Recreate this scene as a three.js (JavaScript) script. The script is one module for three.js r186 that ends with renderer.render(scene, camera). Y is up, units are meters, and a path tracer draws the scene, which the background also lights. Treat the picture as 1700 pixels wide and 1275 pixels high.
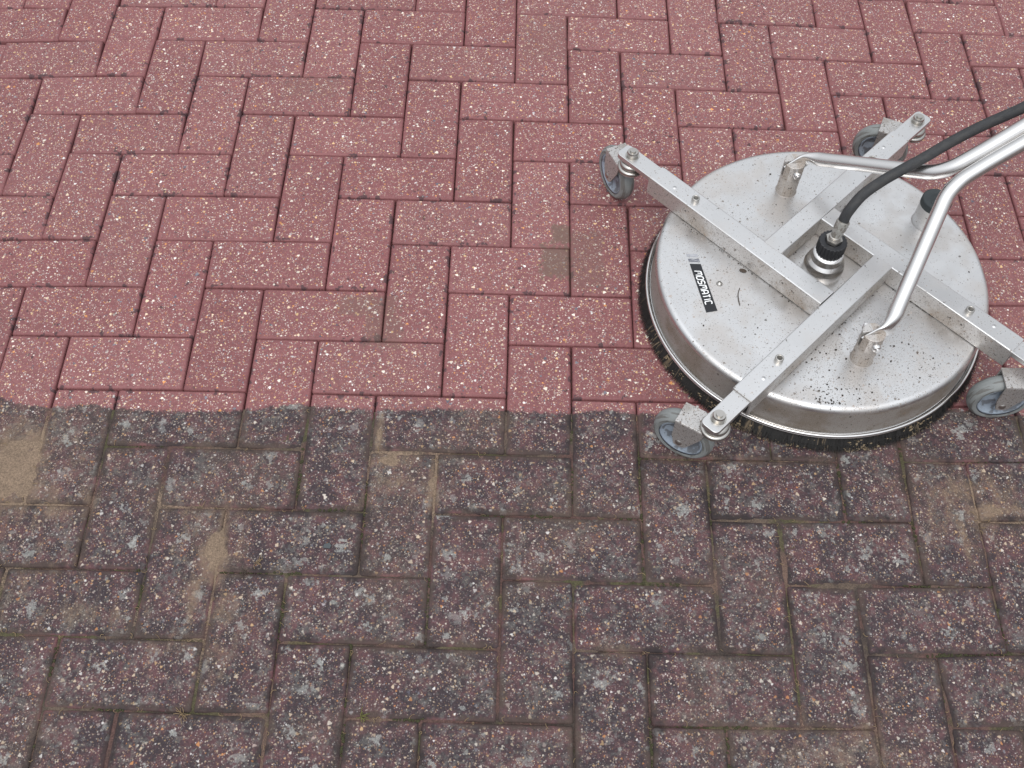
import * as THREE from 'three';
import { mergeGeometries } from 'three/addons/utils/BufferGeometryUtils.js';
import { RoundedBoxGeometry } from 'three/addons/geometries/RoundedBoxGeometry.js';

// ---------------------------------------------------------------- camera, sky, sun, exposure
const scene = new THREE.Scene();
const camera = new THREE.PerspectiveCamera(38.702, 4 / 3, 0.05, 400);
camera.rotation.order = 'YXZ';
camera.position.set(0.50049, 1.44591, 1.59895);
camera.rotation.set(-1.00202, -0.00916, 0.03314);
scene.add(camera);

const SUN = new THREE.Vector3(-0.15, 1, 0.5).normalize();
{ // bright overcast sky: paler towards the zenith, with a wide glow where the sun stands behind the cloud
  const w = 256, h = 128, d = new Float32Array(w * h * 4), v = new THREE.Vector3();
  for (let y = 0; y < h; y++) for (let x = 0; x < w; x++) {
    const el = ((y + 0.5) / h - 0.5) * Math.PI, az = ((x + 0.5) / w - 0.5) * 2 * Math.PI;
    v.set(Math.cos(el) * Math.cos(az), Math.sin(el), Math.cos(el) * Math.sin(az));
    const s = Math.max(0, v.y), ang = Math.acos(Math.min(1, v.dot(SUN))) * 180 / Math.PI;
    const L = 0.26 + 0.70 * s + 1.3 * Math.exp(-((ang / 31) ** 2));
    const o = (y * w + x) * 4;
    d[o] = L * 0.968; d[o + 1] = L * 0.997; d[o + 2] = L * 1.045; d[o + 3] = 1;
  }
  const sky = new THREE.DataTexture(d, w, h, THREE.RGBAFormat, THREE.FloatType);
  sky.mapping = THREE.EquirectangularReflectionMapping; sky.magFilter = sky.minFilter = THREE.LinearFilter; sky.needsUpdate = true;
  scene.background = sky; scene.environment = sky;
}
const sun = new THREE.DirectionalLight(0xfff4e6, 0.75);
sun.position.copy(SUN).multiplyScalar(12).add(new THREE.Vector3(0.6, 0, 0.5));
sun.target.position.set(0.6, 0, 0.5);
sun.castShadow = true; sun.shadow.radius = 40; sun.shadow.mapSize.set(2048, 2048);
Object.assign(sun.shadow.camera, { left: -3, right: 3, top: 3, bottom: -3, near: 1, far: 30 });
scene.add(sun, sun.target);

const renderer = new THREE.WebGLRenderer({ antialias: true });
renderer.toneMapping = THREE.LinearToneMapping;
renderer.toneMappingExposure = 1.33;
renderer.shadowMap.enabled = true;

// ---------------------------------------------------------------- helpers
const { sin, cos, PI, abs, min, max, floor, sqrt, atan2, exp, pow } = Math;
const hypot = (a, b) => sqrt(a * a + b * b);
function rngOf(seed) { let s = seed | 0; return () => { s = (s + 0x6d2b79f5) | 0; let t = Math.imul(s ^ (s >>> 15), 1 | s); t = (t + Math.imul(t ^ (t >>> 7), 61 | t)) ^ t; return ((t ^ (t >>> 14)) >>> 0) / 4294967296; }; }
const rnd = rngOf(20240611), rr = (a, b) => a + (b - a) * rnd();
const NT = new Float32Array(65536); { const r = rngOf(77); for (let i = 0; i < 65536; i++) NT[i] = r(); }
function vn(x, y) {                                          // value noise, 0..1
  const xi = floor(x), yi = floor(y); let fx = x - xi, fy = y - yi;
  fx = fx * fx * (3 - 2 * fx); fy = fy * fy * (3 - 2 * fy);
  const a = ((yi & 255) << 8), b = (((yi + 1) & 255) << 8), c = xi & 255, d = (xi + 1) & 255;
  const p = NT[a + c], q = NT[a + d], r = NT[b + c], s = NT[b + d];
  return p + (q - p) * fx + (r - p + (p - q - r + s) * fx) * fy;
}
const fbm = (x, y) => 0.5 * vn(x, y) + 0.28 * vn(x * 2.07 + 17.3, y * 2.07 + 4.1) + 0.15 * vn(x * 4.3 + 51, y * 4.3 + 9) + 0.07 * vn(x * 8.9 + 3, y * 8.9 + 77);
const clamp = (x, a = 0, b = 1) => x < a ? a : x > b ? b : x;
const smooth = (a, b, x) => { const t = clamp((x - a) / (b - a)); return t * t * (3 - 2 * t); };
const LUT = new Uint8Array(4097); for (let i = 0; i <= 4096; i++) { const l = i / 4096; LUT[i] = Math.round(255 * (l <= 0.0031308 ? 12.92 * l : 1.055 * pow(l, 1 / 2.4) - 0.055)); }
const toS = (l) => LUT[(clamp(l) * 4096) | 0];
function dataTex(data, w, h, srgb, repeat) {
  const t = new THREE.DataTexture(data, w, h, THREE.RGBAFormat);
  t.magFilter = THREE.LinearFilter; t.minFilter = THREE.LinearMipmapLinearFilter; t.generateMipmaps = true;
  if (srgb) t.colorSpace = THREE.SRGBColorSpace;
  t.wrapS = t.wrapT = repeat ? THREE.RepeatWrapping : THREE.ClampToEdgeWrapping;
  t.needsUpdate = true; return t;
}
const V3 = (x, y, z) => new THREE.Vector3(x, y, z);
const used = {};
function numbered(n) { const k = used[n] = (used[n] ?? -1) + 1; return k ? n + '_' + String(k).padStart(3, '0') : n; }
function mesh(name, geo, mat, parent) {
  const m = new THREE.Mesh(Array.isArray(geo) ? mergeGeometries(geo.map((g) => { const q = g.index ? g.toNonIndexed() : g; for (const k of Object.keys(q.attributes)) if (!['position', 'normal', 'uv'].includes(k)) q.deleteAttribute(k); return q; })) : geo, mat);
  m.name = parent ? name : numbered(name); m.castShadow = m.receiveShadow = true; (parent ?? scene).add(m); return m;
}
function tag(o, label, category, group) { o.userData.label = label; o.userData.category = category; if (group) o.userData.group = group; return o; }
const T = (g, x, y, z, ry = 0, rx = 0, rz = 0) => { if (rx) g.rotateX(rx); if (rz) g.rotateZ(rz); if (ry) g.rotateY(ry); g.translate(x, y, z); return g; };
const cyl = (r1, r2, h, n = 24) => new THREE.CylinderGeometry(r1, r2, h, n);
const lathe = (pts, n = 48) => new THREE.LatheGeometry(pts.map(([r, y]) => new THREE.Vector2(r, y)), n);

// ---------------------------------------------------------------- the laying of the bricks
// row / column -> metres; the rows wander a few millimetres, as laid
const WX = [1.11, -1.44, -0.55, 0.61, 18.88, -5.98, -9.68, -0.96, 1.39, -35.8], WZ = [-2.61, 11.04, -0.19, -7.89, 1.45, -6.15, 10.88, 4.64, -24.51, -14.4];
function lay(i, j) {
  const a = (clamp(i, -5.5, 15.5) - 5) / 10, b = (clamp(j, -3, 12.8) - 5) / 8;
  let k = 0, dx = 0, dz = 0, pa = 1;
  for (let p = 0; p < 4; p++) { let pb = pa; for (let q = 0; q < 4 - p; q++) { dx += WX[k] * pb; dz += WZ[k] * pb; pb *= b; k++; } pa *= a; }
  return [i * 0.1 + dx / 1000, j * 0.1 + dz / 1000];
}
// the line to which the paving has been cleaned (x, z)
const EDGE = [[-3, 0.722], [-0.2796, 0.7244], [-0.2583, 0.7314], [-0.2109, 0.7398], [-0.1784, 0.7366], [-0.1374, 0.73], [-0.1031, 0.7387], [-0.0642, 0.7393], [0.0017, 0.741], [0.0923, 0.7362], [0.0986, 0.7345], [0.1464, 0.7254], [0.1848, 0.7204], [0.1982, 0.7238], [0.2311, 0.7267], [0.2935, 0.7287], [0.3296, 0.7277], [0.3945, 0.724], [0.4605, 0.7238], [0.5127, 0.7238], [0.5592, 0.7246], [0.5983, 0.7267], [0.6581, 0.7195], [0.7009, 0.7226], [0.9, 0.726], [1.05, 0.715], [1.1973, 0.7013], [1.3066, 0.709], [5, 0.71]];
function edgeZ(x) { for (let k = 1; k < EDGE.length; k++) if (x < EDGE[k][0]) { const [a, b] = EDGE[k - 1], [c, d] = EDGE[k]; return b + (d - b) * (x - a) / (c - a); } return 0.71; }
const dirtAt = (x, z) => z < 0.68 ? 0 : z > 0.77 ? 1 : smooth(-0.0035, 0.0035, z - edgeZ(x) + (vn(x * 420, z * 420) - 0.5) * 0.005 + (vn(x * 130, z * 130) - 0.5) * 0.004);
// patches of loose sand: x, z, radii, strength
const SAND = [[-0.225, 0.845, 0.06, 0.075, 1.1], [-0.16, 0.90, 0.07, 0.05, 0.62], [-0.20, 0.93, 0.05, 0.03, 0.6], [0.092, 0.975, 0.022, 0.05, 1.15], [0.075, 1.03, 0.016, 0.05, 0.8], [0.12, 1.06, 0.05, 0.03, 0.62], [0.34, 0.815, 0.045, 0.02, 0.8], [0.395, 0.855, 0.012, 0.06, 0.9], [0.31, 0.77, 0.008, 0.035, 0.95], [0.365, 0.83, 0.05, 0.035, 0.55], [1.18, 0.845, 0.06, 0.03, 0.7], [1.22, 0.875, 0.05, 0.012, 1.05], [1.17, 0.90, 0.008, 0.06, 0.9], [0.92, 1.235, 0.07, 0.03, 0.55], [0.0, 0.89, 0.04, 0.02, 0.5], [0.06, 1.11, 0.05, 0.02, 0.5], [0.83, 0.80, 0.15, 0.012, 0.5], [0.66, 1.1, 0.04, 0.02, 0.45], [-0.06, 1.07, 0.12, 0.02, 0.5], [-0.21, 0.88, 0.11, 0.11, 0.6], [-0.19, 1.02, 0.10, 0.07, 0.45], [0.085, 0.96, 0.055, 0.10, 0.55], [0.02, 0.90, 0.07, 0.05, 0.45], [0.36, 0.85, 0.09, 0.09, 0.5], [1.2, 0.87, 0.13, 0.08, 0.55], [0.10, 1.10, 0.06, 0.10, 0.4], [0.95, 1.22, 0.16, 0.06, 0.42]];
function sandAt(x, z) {
  let s = 0;
  for (let m = 0; m < SAND.length; m++) { const p = SAND[m], v = (z - p[1]) / p[3]; if (v > 2.5 || v < -2.5) continue; const u = (x - p[0]) / p[2], q = u * u + v * v; if (q < 6) s = max(s, p[4] * exp(-q * 0.7)); }
  return s;
}
// films of dried mud left on the cleaned bricks
const MUD = [[0.588, 0.366, 0.017, 0.02, 0.8], [0.579, 0.425, 0.026, 0.036, 0.75], [0.63, 0.42, 0.03, 0.06, 0.35], [0.27, 0.53, 0.05, 0.02, 0.4], [0.56, -0.13, 0.045, 0.06, 0.16], [0.30, 0.58, 0.03, 0.03, 0.4], [0.12, 0.02, 0.05, 0.03, 0.2]];
function mudAt(x, z) { let s = 0; for (let m = 0; m < MUD.length; m++) { const p = MUD[m], k = p[4], u = abs(x - p[0]) / p[2]; if (u > 1.5) continue; const v = abs(z - p[1]) / p[3]; if (u < 1.5 && v < 1.5) s = max(s, k * (1 - smooth(0.85, 1.15, max(u, v) + (vn(x * 200, z * 200) - 0.5) * 0.5))); } return s; }

// ---------------------------------------------------------------- bricks
const BL = 0.1980, BW = 0.0980, TX = 0.00065, AT = 2048, CW = 312, CH = 158, PER = 6 * 12;
const bricks = [];
for (let j = -6; j < 15; j++) for (let i = -9; i < 18; i++) {
  const m = (((i - j) % 4) + 4) % 4;
  if (m === 0) bricks.push([i, j, 0]);
  if (m === 3) bricks.push([i, j, 1]);
}
camera.updateMatrixWorld(true);
const pv = V3();
function seen(x, z, m = 1.12) { pv.set(x, 0, z).project(camera); return abs(pv.x) < m && abs(pv.y) < m; }
const PLACES = bricks.map(([i, j, v]) => {
  const a = v ? lay(i + 0.5, j) : lay(i, j + 0.5), b = v ? lay(i + 0.5, j + 2) : lay(i + 2, j + 0.5);
  const x = (a[0] + b[0]) / 2 + rr(-0.0006, 0.0006), z = (a[1] + b[1]) / 2 + rr(-0.0006, 0.0006);
  const ang = -atan2(b[1] - a[1], b[0] - a[0]) + rr(-0.004, 0.004);
  const c = v ? lay(i, j + 1) : lay(i + 1, j), d = v ? lay(i + 1, j + 1) : lay(i + 1, j + 1);
  return { x, z, ang, sx: hypot(b[0] - a[0], b[1] - a[1]) / 0.2, sz: hypot(d[0] - c[0], d[1] - c[1]) / 0.1, y: rr(-0.0011, 0.0006), tx: rr(-0.005, 0.005), tz: rr(-0.004, 0.004), own: seen(x, z, 1.14), dirty: z > 0.72, seed: (i + 40) * 131 + (j + 40) };
});
const NA = Math.ceil(PLACES.filter((p) => p.own).length / PER);
const colA = [], bmpA = [], rghA = [];
for (let k = 0; k < NA; k++) { colA.push(new Uint8Array(AT * AT * 4).fill(255)); bmpA.push(new Uint8Array(AT * AT * 4).fill(255)); rghA.push(new Uint8Array(AT * AT).fill(160)); }
const CHIPS = [[0.80, 0.73, 0.63], [0.72, 0.58, 0.42], [0.88, 0.86, 0.83], [0.62, 0.42, 0.22], [0.62, 0.28, 0.10], [0.40, 0.33, 0.30], [0.19, 0.19, 0.22], [0.12, 0.12, 0.15], [0.45, 0.43, 0.44], [0.50, 0.40, 0.36]];
const CHW = [0.19, 0.38, 0.46, 0.60, 0.68, 0.76, 0.83, 0.88, 0.93, 1.0];
const bR = new Float32Array(CW * CH), bG = new Float32Array(CW * CH), bB = new Float32Array(CW * CH), bM = new Float32Array(CW * CH), bH = new Float32Array(CW * CH);
function paintBrick(p, atlas, cx, cy) {
  const r = rngOf(p.seed * 7919), col = colA[atlas], bmp = bmpA[atlas], rgh = rghA[atlas];
  bM.fill(0); bH.fill(0);
  const chip = (px, py, rad, kind, k) => {                    // one piece of aggregate, an irregular ellipse, rad in texels
    const e = 0.55 + 0.45 * r(), an = r() * PI, ca = cos(an), sa = sin(an), w1 = r() * 6.28, am = 0.12 + 0.16 * r(), R = rad * 1.35;
    const c = CHIPS[kind], l = 0.6 + 0.5 * r();
    for (let y = max(0, floor(py - R)); y <= min(CH - 1, py + R); y++) for (let x = max(0, floor(px - R)); x <= min(CW - 1, px + R); x++) {
      const dx = x - px, dy = y - py, u = dx * ca + dy * sa, v = (dy * ca - dx * sa) / e;
      const d = hypot(u, v), rim = rad * (1 + am * sin(3 * atan2(v, u) + w1)), m = clamp(rim - d + 0.5);
      if (m <= 0) continue;
      const o = y * CW + x;
      if (m > bM[o] * 0.9) { bM[o] = max(bM[o], m * k); bR[o] = c[0] * l; bG[o] = c[1] * l; bB[o] = c[2] * l; bH[o] = (kind % 3 - 1) * 0.35 * m; }
    }
  };
  const pick = () => { const q = r(); for (let k = 0; k < CHW.length; k++) if (q < CHW[k]) return k; return 0; };
  const inner = () => [4 + 6 + r() * (CW - 20), 4 + 6 + r() * (CH - 20)];
  for (let k = 0; k < 1250; k++) { const [x, y] = inner(); chip(x, y, 0.45 + 0.8 * r() * r(), pick(), 0.6 + 0.4 * r()); }
  for (let k = 0; k < 640; k++) { const [x, y] = inner(); chip(x, y, 1.0 + 1.2 * r() * r(), pick(), 0.8 + 0.2 * r()); }
  for (let k = 0; k < 58; k++) { const [x, y] = inner(); chip(x, y, 2.0 + 2.8 * r() * r(), pick(), 0.97); }
  // lichen: pale ragged blots, only kept where the brick is uncleaned
  const nl = floor(6 + r() * 13), li = [];
  for (let k = 0; k < nl; k++) li.push([r() * BL - BL / 2, r() * BW - BW / 2, 0.0022 + 0.0100 * r() ** 2.4, r() * 90, 0.35 + 0.65 * r()]);
  const hue = r(), tone = 1.0 + 0.14 * r(), reds = 0.5 + r(), ca = cos(p.ang), sa = sin(p.ang), n0 = r() * 200, n1 = r() * 200, grime = r();
  for (let b = 0; b < CH; b++) for (let a = 0; a < CW; a++) {
    const lx = (a - 4) * TX - BL / 2, lz = (b - 4) * TX - BW / 2, X = p.x + lx * ca + lz * sa, Z = p.z - lx * sa + lz * ca, o = b * CW + a;
    const e = min(BL / 2 - abs(lx), BW / 2 - abs(lz));        // distance from the brick's edge
    const fine = vn(a * 0.73 + n0, b * 0.73), mid = vn(a * 0.17 + n1, b * 0.17 + n0), big = fbm(X * 17 + 31, Z * 17 + 5);
    const l = tone * (0.58 + 0.36 * fine + 0.2 * mid + 0.14 * big);
    let R = (0.190 + 0.016 * hue) * l, G = (0.074 + 0.013 * hue) * l, B = (0.077 + 0.012 * hue) * l, H = (fine - 0.5) * 0.6 + (mid - 0.5) * 0.3, rough = 0.60 - 0.1 * fine;
    const body = smooth(0.001, 0.0055, e), cm = bM[o] * (0.25 + 0.75 * body);
    const dirt = dirtAt(X, Z);
    const gn = fbm(X * 120 + 7, Z * 120), gl = fbm(X * 34 + 70, Z * 34 + 11);
    let k = cm * (1 - dirt * (0.22 + 0.25 * gl));
    // grime: soft black growth left in pits and along the arrises of the cleaned bricks, all over the others
    let gr = (1 - dirt) * smooth(0.64, 0.71, gn + 0.19 * (1 - smooth(0.002, 0.010, e)) * smooth(0.4, 0.6, gl) + 0.07 * grime - 0.155) * 0.7;
    if (dirt > 0) {
      const g2 = fbm(X * 60 + 3, Z * 60 + 41), cover = smooth(0.34, 0.74, 0.40 * g2 + 0.45 * gn + 0.34 * gl - 0.06 * reds + 0.02);
      const edgeRed = (1 - body) * smooth(0.5, 0.68, vn(X * 35 + 60, Z * 35)) * 0.35, pat = vn(X * 480 + 9, Z * 480);
      gr += dirt * clamp(0.66 + 0.34 * cover + 0.22 * (pat - 0.5) + 0.12 * (reds - 1) - edgeRed, 0, 0.96);
    }
    const gt = 0.75 + 0.6 * fine;
    R += (0.034 * gt - R) * gr; G += (0.0285 * gt - G) * gr; B += (0.033 * gt - B) * gr;
    rough += (0.88 - rough) * max(gr, dirt * 0.6);
    k *= 1 - 0.12 * gr;
    R += (bR[o] - R) * k; G += (bG[o] - G) * k; B += (bB[o] - B) * k; H += bH[o] * (1 - 0.5 * dirt); rough += (0.42 - rough) * k * 0.6;
    if (dirt > 0.3) for (let n = 0; n < li.length; n++) {
      const x = li[n][0], z = li[n][1], q = li[n][2], s = li[n][3], st = li[n][4], dx = lx - x, dz = lz - z, d = dx * dx + dz * dz; if (d > q * q * 4) continue;
      const m = smooth(0.25, 0.55, 0.98 - sqrt(d) / q + (vn(lx * 900 + s, lz * 900) - 0.5) * 1.0 + (vn(lx * 230 + s, lz * 230) - 0.5) * 1.9) * st * dirt * (0.55 + 0.45 * fine);
      if (m > 0) { const g = 0.19 + 0.18 * fine; R += (g - R) * m * 0.85; G += (g * 1.02 - G) * m * 0.85; B += (g * 0.98 - B) * m * 0.85; H += m * 0.4; }
    }
    if (dirt > 0) { // broad faint bloom of grey lichen, ragged and grainy
      const bl = dirt * smooth(0.53, 0.70, 0.6 * fbm(X * 44 + 12, Z * 44 + 80) + 0.4 * vn(X * 260, Z * 260)) * (0.1 + 0.34 * fine);
      R += (0.155 - R) * bl; G += (0.160 - G) * bl; B += (0.148 - B) * bl; H += 0.2 * bl;
    }
    // soil in the arrises of the uncleaned bricks, sand blown across, mud film
    const ed = dirt * (1 - smooth(0.0035, 0.0115, e + (vn(X * 150, Z * 150) - 0.5) * 0.007)) * smooth(0.25, 0.5, fbm(X * 30, Z * 30 + 90)) * 0.8;
    const bk = smooth(0.45, 0.6, fbm(X * 24 + 40, Z * 24)); R += (0.058 - 0.033 * bk - R) * ed; G += (0.042 - 0.022 * bk - G) * ed; B += (0.036 - 0.016 * bk - B) * ed;
    const s0 = sandAt(X, Z) * dirt; let sd = 0;
    if (s0 > 0.05) sd = smooth(0.25, 1.0, s0 + (fbm(X * 70, Z * 34) - 0.5) * 0.9 + (fine - 0.5) * 0.35);
    const haze = dirt * smooth(0.50, 0.75, fbm(X * 9 + 5, Z * 9 + 60)) * 0.3 * fine; sd = max(sd * 0.92, haze);
    sd *= 0.50 + 0.42 * smooth(0.3, 0.7, 0.6 * fbm(X * 46 + 2, Z * 46 + 30) + 0.4 * vn(X * 330, Z * 330)); const sg = 0.85 + 0.4 * vn(a * 1.7, b * 1.7 + n1);
    R += (0.188 * sg - R) * sd; G += (0.135 * sg - G) * sd; B += (0.096 * sg - B) * sd; H *= 1 - 0.6 * sd; rough += (0.95 - rough) * sd;
    const mu = mudAt(X, Z) * (0.8 + 0.3 * fine); R += (0.13 - R) * mu; G += (0.088 - G) * mu; B += (0.07 - B) * mu;
    // the dark flat flint by the rear caster
    const fl = abs(X - 0.753) > 0.012 ? 0 : 1 - smooth(0.85, 1.1, hypot((X - 0.753) / 0.0075, (Z - 0.21) / 0.0055)); R += (0.05 - R) * fl; G += (0.05 - G) * fl; B += (0.06 - B) * fl;
    const q = ((cy + b) * AT + cx + a) * 4;
    col[q] = toS(R); col[q + 1] = toS(G); col[q + 2] = toS(B);
    bmp[q] = bmp[q + 1] = bmp[q + 2] = clamp(128 + H * 105, 0, 255);
    rgh[q >> 2] = clamp(rough) * 255;
  }
}
let slot = 0;
for (const p of PLACES) if (p.own) { p.atlas = floor(slot / PER); const k = slot % PER; p.cx = (k % 6) * CW + 4; p.cy = floor(k / 6) * CH + 4; paintBrick(p, p.atlas, p.cx, p.cy); slot++; }
const brickMats = colA.map((c, k) => {
  const h = AT / 2, d = new Uint8Array(h * h * 4).fill(255), s = rghA[k];
  for (let y = 0; y < h; y++) for (let x = 0; x < h; x++) { const i = y * 2 * AT + x * 2, v = (s[i] + s[i + 1] + s[i + AT] + s[i + AT + 1]) >> 2, o = (y * h + x) * 4; d[o] = d[o + 1] = d[o + 2] = v; }
  return new THREE.MeshPhysicalMaterial({ name: 'concrete brick ' + k, map: dataTex(c, AT, AT, true), bumpMap: dataTex(bmpA[k], AT, AT), bumpScale: 0.0011, roughnessMap: dataTex(d, h, h), roughness: 1, specularIntensity: 0.55 });
});
// brick body: arrises rounded in two steps, corners eased
const RINGS = [[0.0040, 0, [0, 1]], [0.0014, -0.0008, [0.62, 0.78]], [0, -0.0032, [0.95, 0.3]], [0, -0.03, [1, 0]]];
const bp = [], bn = [], bi = [];
{
  const loop = (inset) => { const x = BL / 2 - inset, z = BW / 2 - inset, c = 0.0022; return [[x - c, -z], [x, -z + c], [x, z - c], [x - c, z], [-x + c, z], [-x, z - c], [-x, -z + c], [-x + c, -z]]; };
  const dir = [[0.38, -0.92], [0.92, -0.38], [0.92, 0.38], [0.38, 0.92], [-0.38, 0.92], [-0.92, 0.38], [-0.92, -0.38], [-0.38, -0.92]];
  for (const [inset, y, n] of RINGS) loop(inset).forEach(([x, z], k) => { bp.push(x, y, z); bn.push(dir[k][0] * n[0], n[1], dir[k][1] * n[0]); });
  for (let k = 1; k < 7; k++) bi.push(0, k + 1, k);
  for (let s = 0; s < 3; s++) for (let k = 0; k < 8; k++) { const a = s * 8 + k, b = s * 8 + (k + 1) % 8; bi.push(a, b, a + 8, b, b + 8, a + 8); }
}
const posAttr = new THREE.Float32BufferAttribute(bp, 3), norAttr = new THREE.Float32BufferAttribute(bn, 3);
function brickGeo(p) {
  const g = new THREE.BufferGeometry(), uv = [];
  for (let k = 0; k < bp.length; k += 3) uv.push((p.cx + 4.5 + (bp[k] + BL / 2) / TX) / AT, (p.cy + 4.5 + (bp[k + 2] + BW / 2) / TX) / AT);
  g.setAttribute('position', posAttr); g.setAttribute('normal', norAttr); g.setAttribute('uv', new THREE.Float32BufferAttribute(uv, 2)); g.setIndex(bi);
  return g;
}
const pavement = new THREE.Group(); pavement.name = 'pavement'; scene.add(pavement);
pavement.userData = { kind: 'structure', label: 'red concrete brick paving in herringbone bond, cleaned above and mossy grey below' };
const ownC = PLACES.filter((p) => p.own && p.z < 0.6), ownD = PLACES.filter((p) => p.own && p.z > 0.83);
for (const p of PLACES) {
  let src = p;
  if (!p.own) { const l = p.z < edgeZ(p.x) ? ownC : ownD; src = l[p.seed % l.length]; }
  p.geo = src.geo ??= brickGeo(src);
  const m = mesh('brick', p.geo, brickMats[src.atlas], pavement);
  m.name = numbered('brick'); m.position.set(p.x, p.y, p.z); m.rotation.set(p.tx, p.ang, p.tz); m.scale.set(p.sx, 1, p.sz);   // each brick a hair over or under size
}
{ // the paving goes on round the part that is seen
  const list = [[], []], mat = new THREE.Matrix4(), e = new THREE.Euler();
  for (let j = -50; j < 50; j++) for (let i = -50; i < 60; i++) {
    if (j >= -6 && j < 15 && i >= -9 && i < 18) continue;
    const m = (((i - j) % 4) + 4) % 4; if (m !== 0 && m !== 3) continue;
    const v = m === 3, a = v ? lay(i + 0.5, j + 1) : lay(i + 1, j + 0.5);
    if (bricks.some(([p, q, w]) => p === i && q === j && w === +v)) continue;
    list[a[1] < 0.72 ? 0 : 1].push(mat.makeRotationFromEuler(e.set(rr(-0.005, 0.005), (v ? PI / 2 : 0) + rr(-0.004, 0.004), 0)).setPosition(a[0], rr(-0.001, 0.0005), a[1]).clone());
  }
  list.forEach((l, k) => {
    const src = (k ? ownD : ownC)[3], im = new THREE.InstancedMesh(src.geo, brickMats[src.atlas], l.length);
    l.forEach((q, n) => im.setMatrixAt(n, q)); im.name = k ? 'mossy_brick_field' : 'clean_brick_field'; im.userData.kind = 'stuff'; im.receiveShadow = im.castShadow = true; pavement.add(im);
  });
}
{ // bedding under the bricks and the ground beyond, one sheet
  const n = 256, d = new Uint8Array(n * n * 4).fill(255);
  for (let y = 0; y < n; y++) for (let x = 0; x < n; x++) { const f = 0.7 + 0.6 * NT[(y << 8) + x] * (0.5 + vn(x * 0.06, y * 0.06)), o = (y * n + x) * 4; d[o] = toS(0.105 * f); d[o + 1] = toS(0.046 * f); d[o + 2] = toS(0.042 * f); }
  const t = dataTex(d, n, n, true, true); t.repeat.set(600, 600);
  const g = mesh('ground', new THREE.PlaneGeometry(160, 160).rotateX(-PI / 2), new THREE.MeshStandardMaterial({ name: 'damp bedding soil', map: t, roughness: 0.95 }));
  g.position.y = -0.0125; g.userData.kind = 'structure';
}
const jointH = (x, z) => {                                   // soil level between the uncleaned bricks
  const d = dirtAt(x, z + 0.002), s = sandAt(x, z);
  const f = fbm(x * 26 + 9, z * 26), g = vn(x * 240, z * 240) - 0.5;
  return d < 0.5 ? -0.0165 : min(-0.0015, -0.0033 + 0.007 * (f - 0.5) + 0.002 * smooth(0.56, 0.7, vn(x * 18 + 4, z * 18 + 9))) + 0.0011 * g + 0.0042 * smooth(0.62, 1.05, s + (vn(x * 70, z * 70) - 0.5) * 0.34) ;
};
{ // joint soil: dark silt, sand and moss, level with the chamfers
  const x0 = -0.72, x1 = 1.72, z0 = 0.685, z1 = 1.46, st = 0.003, nx = Math.round((x1 - x0) / st), nz = Math.round((z1 - z0) / st);
  const P = new Float32Array((nx + 1) * (nz + 1) * 3), U = new Float32Array((nx + 1) * (nz + 1) * 2), I = [];
  for (let j = 0; j <= nz; j++) for (let i = 0; i <= nx; i++) { const k = j * (nx + 1) + i, x = x0 + i * st, z = z0 + j * st; P[k * 3] = x; P[k * 3 + 1] = jointH(x, z); P[k * 3 + 2] = z; U[k * 2] = i / nx; U[k * 2 + 1] = j / nz; }
  for (let j = 0; j < nz; j++) for (let i = 0; i < nx; i++) { const a = j * (nx + 1) + i; if (P[a * 3 + 1] < -0.015) continue; I.push(a, a + nx + 1, a + 1, a + 1, a + nx + 1, a + nx + 2); }
  const g = new THREE.BufferGeometry(); g.setAttribute('position', new THREE.BufferAttribute(P, 3)); g.setAttribute('uv', new THREE.BufferAttribute(U, 2)); g.setIndex(I); g.computeVertexNormals();
  const w = 2048, h = 650, d = new Uint8Array(w * h * 4).fill(255), b = new Uint8Array(w * h * 4).fill(255);
  for (let y = 0; y < h; y++) for (let x = 0; x < w; x++) {
    const X = x0 + (x + 0.5) / w * (x1 - x0), Z = z0 + (y + 0.5) / h * (z1 - z0), o = (y * w + x) * 4, gn = NT[((y * 7) & 255) * 256 + ((x * 5 + y) & 255)], f = fbm(X * 40, Z * 40);
    let R = 0.044, G = 0.033, B = 0.028; const red = smooth(0.42, 0.6, fbm(X * 22 + 50, Z * 22)); R += 0.034 * red; G += 0.010 * red; B += 0.009 * red;
    const tan = smooth(0.5, 0.66, fbm(X * 14 + 8, Z * 14 + 33)) * 0.32, s = max(tan, smooth(0.25, 0.6, sandAt(X, Z) + (gn - 0.5) * 0.25));
    R += (0.180 - R) * s; G += (0.130 - G) * s; B += (0.092 - B) * s;
    const ms = smooth(0.56, 0.68, fbm(X * 30 + 77, Z * 30 + 2)) * (1 - s) * 0.85; R += (0.062 - R) * ms; G += (0.058 - G) * ms; B += (0.026 - B) * ms;
    const l = (0.62 + 0.75 * gn) * (0.85 + 0.3 * f); d[o] = toS(R * l); d[o + 1] = toS(G * l); d[o + 2] = toS(B * l);
    b[o] = b[o + 1] = b[o + 2] = 255 * gn;
  }
  const m = mesh('joint_soil', g, new THREE.MeshStandardMaterial({ name: 'joint silt and sand', map: dataTex(d, w, h, true), bumpMap: dataTex(b, w, h), bumpScale: 0.0008, roughness: 0.96 }), pavement);
  m.userData.kind = 'stuff';
}

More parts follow.
